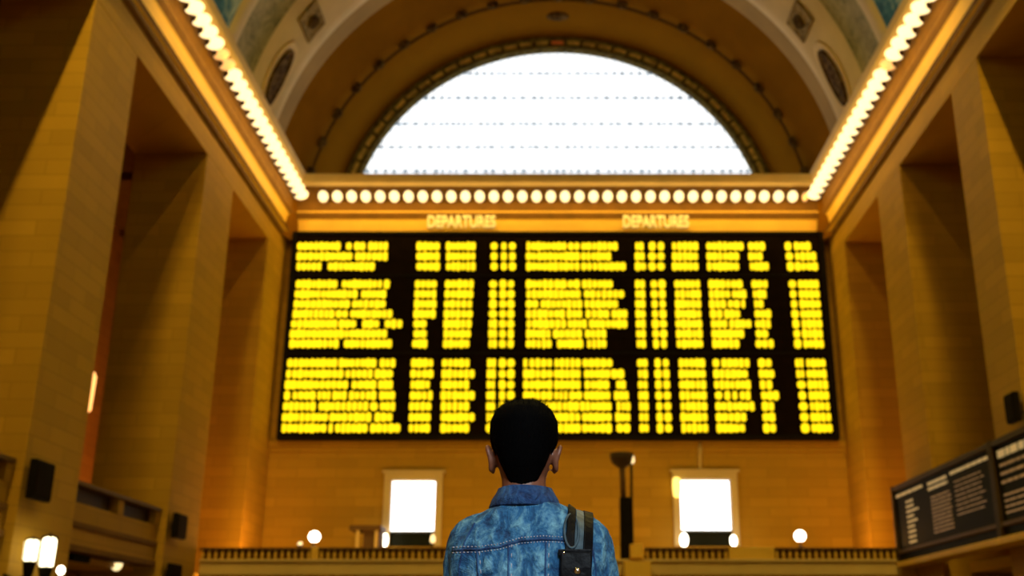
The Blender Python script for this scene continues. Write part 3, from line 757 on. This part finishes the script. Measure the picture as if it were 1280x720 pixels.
# body: one mesh - head, neck, torso, arms, hands, legs
b = new()
hd = [(-.122, .030, .030, .045, .000), (-.112, .042, .058, .060, .000), (-.085, .054, .083, .068, .000), (-.05, .064, .092, .078, -.004), (-.01, .070, .095, .088, -.006),
      (.03, .074, .094, .094, -.008), (.06, .072, .088, .092, -.010), (.085, .060, .070, .078, -.012), (.1, .040, .046, .052, -.012), (.106, .012, .012, .014, -.012)]
loft(b, [ring(0, cy, HZ+dz, rx, rf, rb, 32, 2.1) for dz, rx, rf, rb, cy in hd])
limb(b, [(0.004, -.03, 1.40), (0.002, -.018, 1.48), (0, -.006, 1.56)], [.062, .056, .054])          # neck
loft(b, [[ORI+Vector(p) for p in q] for q in (((-.007,.085,HZ+.022),(.007,.085,HZ+.022),(.005,.09,HZ+.03),(-.005,.09,HZ+.03)),
         ((-.017,.088,HZ-.032),(.017,.088,HZ-.032),(.009,.118,HZ-.024),(-.009,.118,HZ-.024)), ((-.013,.085,HZ-.042),(.013,.085,HZ-.042),(.006,.1,HZ-.042),(-.006,.1,HZ-.042)))])   # nose
for dz, w_ in ((-.066, .024), (-.078, .021)):                                                       # lips
    ellipsoid(b, ORI+Vector((0, .086, HZ+dz)), (w_, .011, .007), 12, 8)
for s in (-1, 1):                                                                                   # brow and cheek forms
    ellipsoid(b, ORI+Vector((s*.032, .084, HZ+.018)), (.026, .012, .008), 12, 8)
TX = .014
tors = [(.86, .155, .10, .12), (.95, .168, .105, .12), (1.05, .152, .10, .105), (1.15, .158, .11, .11), (1.25, .175, .115, .115), (1.34, .182, .105, .11), (1.40, .150, .085, .095), (1.44, .09, .06, .08)]
loft(b, [ring(TX, -.005, z, rx, rf, rb, 32, 2.4) for z, rx, rf, rb in tors])
def side(s):
    if s < 0: return [(TX-.134, -.01, 1.370), (-.156, -.02, 1.10), (-.190, .03, .86)]
    return [(TX+.139, -.01, 1.374), (.204, -.03, 1.12), (.232, .05, .88)]
def lerp3(a, c, t): return tuple(p+(q-p)*t for p, q in zip(a, c))
for s in (-1, 1):
    sh, el, wr = side(s)
    limb(b, [sh, lerp3(sh, el, .5), el, lerp3(el, wr, .4), wr], [.052, .045, .038, .037, .026])
    # hand: palm, four fingers of different length, thumb, slightly curled
    w_ = Vector(wr)
    limb(b, [wr, (w_.x+s*.004, w_.y+.012, w_.z-.05), (w_.x+s*.002, w_.y+.018, w_.z-.085)], [.025, .026, .022])
    for k, L in enumerate((.070, .080, .074, .058)):
        fy = w_.y+.046-k*.0205
        r0 = (w_.x+s*.002, fy, w_.z-.085)
        limb(b, [r0, (r0[0]-s*.004, fy+.003, r0[2]-L*.45), (r0[0]-s*.016, fy+.004, r0[2]-L*.78), (r0[0]-s*.032, fy+.003, r0[2]-L)], [.0092, .0086, .0078, .0066], 10)
    limb(b, [(w_.x, w_.y+.03, w_.z-.03), (w_.x-s*.012, w_.y+.058, w_.z-.062), (w_.x-s*.016, w_.y+.064, w_.z-.098)], [.013, .0105, .008], 10)
    # leg
    limb(b, [(s*.09+TX*.5, -.005, .90), (s*.098, .01, .68), (s*.10, .012, .48), (s*.102, -.008, .32), (s*.105, -.015, .09)], [.088, .074, .054, .053, .037])
    limb(b, [(s*.105, -.02, .06), (s*.112, .08, .04), (s*.12, .15, .03)], [.04, .034, .026])
for s in (-1, 1):                                                                                   # ears, part of the body
    rr = []
    for k in range(15):
        a = -PI*.5+2*PI*k/14
        rr.append(ORI+Vector((s*(.082+.010*max(0, math.sin(a+.3))), -.012-.019*math.cos(a)*(.75+.25*math.sin(a)), HZ-.030+.030*math.sin(a))))
    tube(b, rr, .0062, 8)
    ellipsoid(b, ORI+Vector((s*.077, -.012, HZ-.031)), (.007, .017, .027), 12, 8)
    ellipsoid(b, ORI+Vector((s*.077, -.002, HZ-.058)), (.007, .008, .010), 10, 8)
body = obj('body', b, M['skin'], person, True)
remesh(body, .0042, 3, .5); bake(body)
for s in (-1, 1):
    b = new(); ellipsoid(b, ORI+Vector((s*.032, .079, HZ+.002)), (.0135, .0125, .0095), 16, 10); e = obj('eye', b, M['eye'], person, True)
    b = new(); ellipsoid(b, ORI+Vector((s*.032, .0885, HZ+.002)), (.006, .004, .006), 12, 8); obj('iris', b, M['iris'], e, True)
# hair: cap following the skull down to a hairline that dips at the nape
def skull(z):
    for (z0, a0, f0, b0, c0), (z1, a1, f1, b1, c1) in zip(hd, hd[1:]):
        if z0 <= z <= z1:
            t = (z-z0)/(z1-z0); return [p+(q-p)*t for p, q in ((a0, a1), (f0, f1), (b0, b1), (c0, c1))]
    return [.012, .012, .014, -.012]
def hairline(a):           # a: azimuth, pi*1.5 = back, pi/2 = front
    back = abs(((a-1.5*PI+PI) % (2*PI))-PI)       # 0 back .. pi front
    if back < .16: return -.118-.006*(1-back/.16)
    if back < .62: return -.112+.012*(back-.16)/.46*1
    if back < 1.25: return -.100+.085*((back-.62)/.63)
    if back < 1.75: return -.015-.018*math.sin((back-1.25)/.5*PI)
    return -.015+.080*min(1, (back-1.75)/.6)
b = new(); NA, NR = 96, 26
rows = []
for r in range(NR+1):
    row = []
    for i in range(NA):
        a = 2*PI*i/NA; lo = hairline(a); hi = .1055
        t = r/NR; z = lo+(hi-lo)*math.sin(t*PI/2)**1.0
        rx, rf, rb, cy = skull(min(z, .1055))
        c, s = math.cos(a), math.sin(a); e = 2.1
        th = .0125*min(1, .25+t*3.5)
        th *= (1+.12*math.sin(i*12.9898+r*78.233)*math.sin(i*3.1+r*7.7))
        ry = rf if s > 0 else rb
        x = (rx+th)*math.copysign(abs(c)**(2/e), c); y = cy+(ry+th)*math.copysign(abs(s)**(2/e), s)
        zz = z+ (.010*t*t*t)
        row.append(b.verts.new(ORI+Vector((x, y, HZ+zz))))
    rows.append(row)
for p, q in zip(rows, rows[1:]):
    for i in range(NA): b.faces.new((p[i], p[(i+1)%NA], q[(i+1)%NA], q[i]))
b.faces.new(rows[-1])
hair = obj('hair', b, M['hair'], person, True)
hair['label'] = 'short black cropped hair'
# hair strands: short fuzz that breaks the outline
b = new()
for k in range(3200):
    i = random.randrange(NA); r = random.randrange(2, NR)
    v0 = rows_co = None
    a = 2*PI*(i+random.random())/NA; lo = hairline(a); t = (r+random.random())/NR
    z = lo+(.1055-lo)*math.sin(t*PI/2); rx, rf, rb, cy = skull(min(z, .1055)); c, s = math.cos(a), math.sin(a)
    ry = rf if s > 0 else rb; th = .010*min(1, .25+t*3.5)
    pnt = ORI+Vector(((rx+th)*math.copysign(abs(c)**(2/2.1), c), cy+(ry+th)*math.copysign(abs(s)**(2/2.1), s), HZ+z+.010*t**3))
    nrm = (pnt-(ORI+Vector((0, cy, HZ-.01)))).normalized()
    d = (nrm*.5+Vector((random.uniform(-.4,.4), random.uniform(-.4,.4), -.55+.5*t+random.uniform(-.3,.3)))).normalized()
    L = random.uniform(.008, .014)*min(1, .4+2*t); sd = d.cross(nrm).normalized()*.0006
    v = [b.verts.new(pnt-sd), b.verts.new(pnt+sd), b.verts.new(pnt+d*L)]; b.faces.new(v)
hs = obj('hair_strands', b, M['hair'], hair, False, kind='stuff')

# trousers and shoes
b = new()
loft(b, [ring(TX*.7, -.005, z, rx, rf, rb, 28, 2.5) for z, rx, rf, rb in ((.78, .178, .115, .13), (.88, .180, .118, .138), (.98, .172, .115, .125), (1.03, .165, .112, .118))])
for s in (-1, 1): limb(b, [(s*.092+TX*.4, -.005, .86), (s*.10, .01, .66), (s*.102, .012, .48), (s*.104, -.005, .30), (s*.106, -.012, .12)], [.104, .092, .074, .068, .062])
tr_ = obj('trousers', b, M['trouser'], person, True); remesh(tr_, .01, 4); bake(tr_)
for s in (-1, 1):
    b = new()
    rings = []
    for yy, hw, h in ((-.085, .028, .05), (-.07, .038, .085), (-.01, .042, .10), (.05, .044, .085), (.12, .048, .06), (.17, .042, .048), (.195, .02, .03)):
        rings.append([ORI+Vector((s*.11+hw*math.cos(2*PI*k/14), yy, max(0.004, h*.5+h*.55*math.sin(2*PI*k/14)))) for k in range(14)])
    loft(b, rings); sh = obj('shoe', b, M['shoe'], person, True)
    b = new(); loft(b, [[ORI+Vector((s*.11+k*math.copysign(1, c_)*0+k*math.cos(t_), .055+.148*math.sin(t_), zz)) for t_ in [2*PI*q/20 for q in range(20)] for c_ in (1,)] for k, zz in ((.046, 0), (.049, .018))])
    obj('sole', b, M['black'], sh)

# denim jacket
b = new()
jt = [(.83, .188, .125, .135), (.90, .19, .128, .138), (1.0, .182, .122, .130), (1.10, .184, .128, .132), (1.20, .192, .134, .136), (1.29, .198, .130, .136),
      (1.345, .200, .118, .128), (1.385, .188, .100, .114), (1.415, .158, .084, .102), (1.442, .120, .074, .100), (1.466, .084, .066, .092)]
loft(b, [ring(TX, -.008, z, rx, rf, rb, 40, 2.35) for z, rx, rf, rb in jt])
for s in (-1, 1):
    sh, el, wr = side(s)
    st = (sh[0]-s*.045, sh[1]-.002, sh[2]+.018)
    limb(b, [st, sh, lerp3(sh, el, .45), el, lerp3(el, wr, .5), lerp3(el, wr, .92)], [.054, .066, .062, .056, .05, .043], 20)
jk = obj('jacket', b, M['denim'], person, True)
jk['label'] = 'washed blue denim jacket'
remesh(jk, .0065, 7, .5)
tex = bpy.data.textures.new('cloth folds', 'CLOUDS'); tex.noise_scale = .055; tex.noise_depth = 2
dm = jk.modifiers.new('folds', 'DISPLACE'); dm.texture = tex; dm.strength = .012; dm.mid_level = .5; dm.texture_coords = 'LOCAL'
bake(jk)
bm = bmesh.new(); bm.from_mesh(jk.data); BV = BVHTree.FromBMesh(bm); bm.free()   # local coords of the jacket
def hit(x, z, off=.0, yback=-1.2):
    """point on the back of the jacket (hall coordinates) at body x and height z"""
    o_ = Vector((PX+x, PY+yback, z)); loc, n_, i_, d_ = BV.ray_cast(o_, Vector((0, 1, 0)))
    if loc is None: return None, None
    if n_.y > 0: n_ = -n_
    return loc+n_*off, n_
def seam(path, r=.0016, name='seam', mat='denim_dark', dashed=False, off=.001):
    pts = []
    for i in range(len(path)-1):
        for k in range(14):
            t = k/14; x = path[i][0]+(path[i+1][0]-path[i][0])*t; z = path[i][1]+(path[i+1][1]-path[i][1])*t
            h, n_ = hit(x, z, off)
            if h is not None: pts.append(h)
    b = new()
    if dashed:
        for i in range(0, len(pts)-1, 2): tube(b, [pts[i], pts[i].lerp(pts[i+1], .8)], r, 6)
    else: tube(b, pts, r, 6)
    return obj(name, b, M[mat], jk, True)
yoke = [(-.165, 1.352), (-.10, 1.350), (-.05, 1.356), (0.0, 1.370), (.05, 1.374), (.10, 1.372), (.16, 1.37)]
seam(yoke, .0032, 'yoke_seam', 'denim_dark')
seam([(x, z+.007) for x, z in yoke], .0015, 'stitching', 'thread', True, .0015)
seam([(x, z-.006) for x, z in yoke], .0014, 'stitching', 'thread', True, .0015)
for x0, x1 in ((-.105, -.075), (.118, .09), (-.03, -.024), (.058, .05)):
    seam([(x0, 1.348 if x0 < -.05 else 1.366), ((x0+x1)/2, 1.2), (x1, 1.0)], .0026, 'panel_seam', 'denim_dark')
    seam([(x0+.007, 1.346 if x0 < -.05 else 1.364), ((x0+x1)/2+.007, 1.2), (x1+.007, 1.0)], .0011, 'stitching', 'thread', True)
for s in (-1, 1):     # armhole seams
    seam([(TX+s*.128, 1.415), (TX+s*.150, 1.37), (TX+s*.160, 1.31), (TX+s*.160, 1.25)], .0026, 'armhole_seam', 'denim_dark')
# collar: stand and fold
b = new(); N = 48
def colring(z, rx, rf, rb, cy, dz=0): return [Vector((PX+.004+rx*math.cos(2*PI*i/N), PY+cy+(rf if math.sin(2*PI*i/N) > 0 else rb)*math.sin(2*PI*i/N), z-dz*max(0, math.sin(2*PI*i/N)))) for i in range(N)]
prof = [colring(1.500, .056, .052, .062, -.018, .05), colring(1.507, .061, .058, .068, -.02, .05), colring(1.505, .066, .064, .074, -.021, .05),
        colring(1.492, .073, .070, .081, -.022, .05), colring(1.478, .082, .078, .091, -.020, .05), colring(1.460, .089, .084, .095, -.016, .05),
        colring(1.456, .087, .082, .092, -.016, .05), colring(1.466, .078, .074, .088, -.018, .05), colring(1.485, .066, .062, .072, -.018, .05), colring(1.44, .072, .066, .080, -.012, .05)]
loft(b, prof, False)
col = obj('collar', b, M['denim_dark'], jk, True); col['label'] = 'darker blue turned collar'
m = col.modifiers.new('folds', 'DISPLACE'); m.texture = tex; m.strength = .006; m.texture_coords = 'LOCAL'
# jacket hem band and cuffs
b = new(); loft(b, [ring(TX, -.008, z, rx, rf, rb, 40, 2.35) for z, rx, rf, rb in ((.80, .19, .128, .138), (.80, .196, .134, .144), (.85, .198, .136, .146), (.85, .188, .126, .136))], False); obj('hem_band', b, M['denim_dark'], jk, True)
for s in (-1, 1):
    sh, el, wr = side(s); b = new(); limb(b, [lerp3(el, wr, .86), lerp3(el, wr, .97)], [.046, .042]); obj('cuff', b, M['denim_dark'], jk, True)

# ------------------------------------------------------------------ leather backpack hung on the right shoulder
bag = thing('leather_backpack', 'black leather backpack hanging by its straps from the right shoulder of the denim jacket', 'backpack', (PX+.11, PY-.2, .92))
def strap_path(x0, x1, zlo, off=.004):
    """from the bag up the back, over the shoulder and down the chest"""
    pts, nr = [], []
    for k in range(16):
        t = k/15; x = x0+(x1-x0)*t; z = zlo+(1.438-zlo)*t
        h, n_ = hit(x, z, off)
        if h is not None: pts.append(h); nr.append(n_)
    for k in range(1, 10):
        y = pts[15 if len(pts) > 15 else -1].y if k == 1 else pts[-1].y+.014
        loc, n_, i_, d_ = BV.ray_cast(Vector((PX+x1, y if k > 1 else y+.012, 2.0)), Vector((0, 0, -1)))
        if loc is None: break
        if n_.z < 0: n_ = -n_
        pts.append(loc+n_*off); nr.append(n_)
    for k in range(1, 8):
        z = pts[-1].z-.03 if k > 1 else pts[-1].z-.02
        loc, n_, i_, d_ = BV.ray_cast(Vector((PX+x1, PY+1.2, z)), Vector((0, -1, 0)))
        if loc is None: break
        if n_.y < 0: n_ = -n_
        pts.append(loc+n_*off); nr.append(n_)
    return pts, nr
def strap(name, x0, x1, zlo, hw, thick, mat, off=.004, parent=bag, skip=0):
    pts, nr = strap_path(x0, x1, zlo, off)
    # relax
    for _ in range(3):
        pts = [pts[0]]+[(pts[i-1]+pts[i]*2+pts[i+1])/4 for i in range(1, len(pts)-1)]+[pts[-1]]
        nr = [nr[0]]+[(nr[i-1]+nr[i]+nr[i+1]).normalized() for i in range(1, len(nr)-1)]+[nr[-1]]
    wid = []
    for i, p in enumerate(pts):
        d = (pts[min(i+1, len(pts)-1)]-pts[max(0, i-1)]).normalized(); wid.append(d.cross(nr[i]).normalized()*hw)
    b = new(); ribbon(b, pts, wid, thick, nr)
    return obj(name, b, M[mat], parent, False, .0015)
strap('strap', .106, .116, 1.25, .0105, .006, 'leather')
strap('strap', .146, .158, 1.25, .0125, .006, 'leather')
strap('strap_lining', .129, .141, 1.25, .014, .002, 'leather_grey', .005)
# keeper loop, tab and buckle where the straps join
h, n_ = hit(.124, 1.340, .008)
b = new(); box(b, h.x-.040, h.x+.038, h.y-.014, h.y+.004, h.z-.008, h.z+.008, .003); obj('keeper_loop', b, M['leather'], bag)
b = new()
rr = [ORI+Vector((.118+.017*math.cos(a), 0, 1.395+.042*math.sin(a))) for a in [2*PI*k/24 for k in range(25)]]
rr = [Vector((p.x, (hit(p.x-PX, p.z, .012)[0]).y, p.z)) for p in rr]; tube(b, rr, .003, 8, False); obj('loop_ring', b, M['leather_grey'], bag, True)
pts, nr, wid = [], [], []
for k in range(10):
    z = 1.338-.03*k; h, n_ = hit(.122, z, .012)
    if h is None: continue
    pts.append(h+Vector((0, -.002*k, 0))); nr.append(n_); wid.append(Vector((.036, 0, 0)))
b = new(); ribbon(b, pts, wid, .012, nr); obj('shoulder_tab', b, M['leather'], bag, False, .003)
h, n_ = hit(.124, 1.298, .026); b = new(); ellipsoid(b, h, (.0085, .006, .0085), 16, 10); obj('rivet', b, M['steel'], bag, True)
h, n_ = hit(.096, 1.338, .016); b = new(); ellipsoid(b, h, (.003, .003, .004), 10, 8); obj('rivet', b, M['steel'], bag, True)
b = new(); y1_ = PY-.152
rings = []
for z, hw, dp in ((.84, .105, .06), (.86, .125, .085), (.95, .135, .10), (1.06, .128, .09), (1.14, .105, .065), (1.17, .08, .04)):
    rings.append([Vector((PX+.11+hw*math.copysign(abs(math.cos(a))**.5, math.cos(a)), y1_-dp/2+dp/2*math.copysign(abs(math.sin(a))**.5, math.sin(a)), z)) for a in [2*PI*k/28 for k in range(28)]])
loft(b, rings); obj('bag_body', b, M['leather'], bag, True)
b = new(); box(b, PX+.03, PX+.19, y1_-.125, y1_-.085, .87, 1.02, .012); obj('front_pocket', b, M['leather'], bag)

# ------------------------------------------------------------------ light
def area(name, loc, rot, sx, sy, power, col, spread=None):
    l = bpy.data.lights.new(name, 'AREA'); l.shape = 'RECTANGLE'; l.size = sx; l.size_y = sy; l.energy = power; l.color = col
    if spread: l.spread = spread
    o = bpy.data.objects.new(name, l); COL.objects.link(o); o.location = loc; o.rotation_euler = rot; return o
for s in (-1, 1):
    area('cornice_flood_'+('left' if s < 0 else 'right'), (s*10.15, 12, 26.6+CAMZ), (0, -s*.62, 0), .35, 25, 5900, (1, .68, .12))
    # uplights on the balcony ends and in the aisles, amber
    area('amber_uplight', (s*10.6, 42.5, 4.4), (0, -s*PI*.62, 0), .8, 3, 150, (1, .42, .08))
    area('aisle_light', (s*(W+4.6), 41, 4.6), (PI, 0, 0), 1.5, 6, 130, (1, .36, .07))
    area('added_cornice_wash_'+('left' if s < 0 else 'right'), (s*(W-1.5), 37.5, 19.35+CAMZ), (0, s*PI*.60-PI if s > 0 else PI*.40, 0), .12, 22, 1, (1, .60, .10))  # added strip lamp to brighten the upper side walls, no such fitting
o = area('added_cornice_wash_back', (0, YB-1.5, 19.3+CAMZ), (0, 0, 0), 23, .12, 330, (1, .60, .10))  # added strip lamp that brightens the frieze beyond what the bulbs give
o.rotation_euler = Vector((0, 1, -.35)).to_track_quat('-Z', 'Y').to_euler()
for s, n_ in ((-1, 'left'), (1, 'right')):
    o = bpy.data.objects['added_cornice_wash_'+n_]; o.data.energy = 250; o.data.size = 17; o.data.size_y = .12
    o.rotation_euler = Vector((s, 0, -.35)).to_track_quat('-Z', 'Y').to_euler()
o = area('added_balcony_wash', (0, YF+1.6, zb_balc+.35), (0, 0, 0), 23, .3, 330, (1, .60, .10))  # added lamp hidden by the parapet, brightens the lower end wall
o.rotation_euler = Vector((0, 1, .55)).to_track_quat('-Z', 'Y').to_euler()
# added cool key lamp behind the camera, no real source, falling on the person's back
k = area('added_person_key', (.7, -.5, 3.3), (0, 0, 0), 1.1, .8, 19, (.74, .90, 1), 1.2)
k.rotation_euler = (Vector((PX, PY, 1.35))-k.location).to_track_quat('-Z', 'Y').to_euler()

w = bpy.data.worlds.new('world'); sc.world = w; w.use_nodes = True
bg = w.node_tree.nodes['Background']; bg.inputs['Color'].default_value = (1, .62, .28, 1); bg.inputs['Strength'].default_value = .01

# ------------------------------------------------------------------ camera
cam = bpy.data.cameras.new('camera'); co = bpy.data.objects.new('camera', cam); COL.objects.link(co)
co.location = (0, 0, CAMZ); co.rotation_euler = (PI/2+PITCH, 0, 0)
cam.sensor_width = 36; cam.lens = 36*F/1280; cam.shift_x = -(CX-640)/1280; cam.clip_end = 300
cam.dof.use_dof = True; cam.dof.focus_distance = 2.62; cam.dof.aperture_fstop = 3.6
sc.camera = co
sc.view_settings.view_transform = 'Standard'; sc.view_settings.look = 'None'; sc.view_settings.exposure = 0
sc.cycles.use_denoising = True; sc.cycles.max_bounces = 6; sc.cycles.sample_clamp_indirect = 4
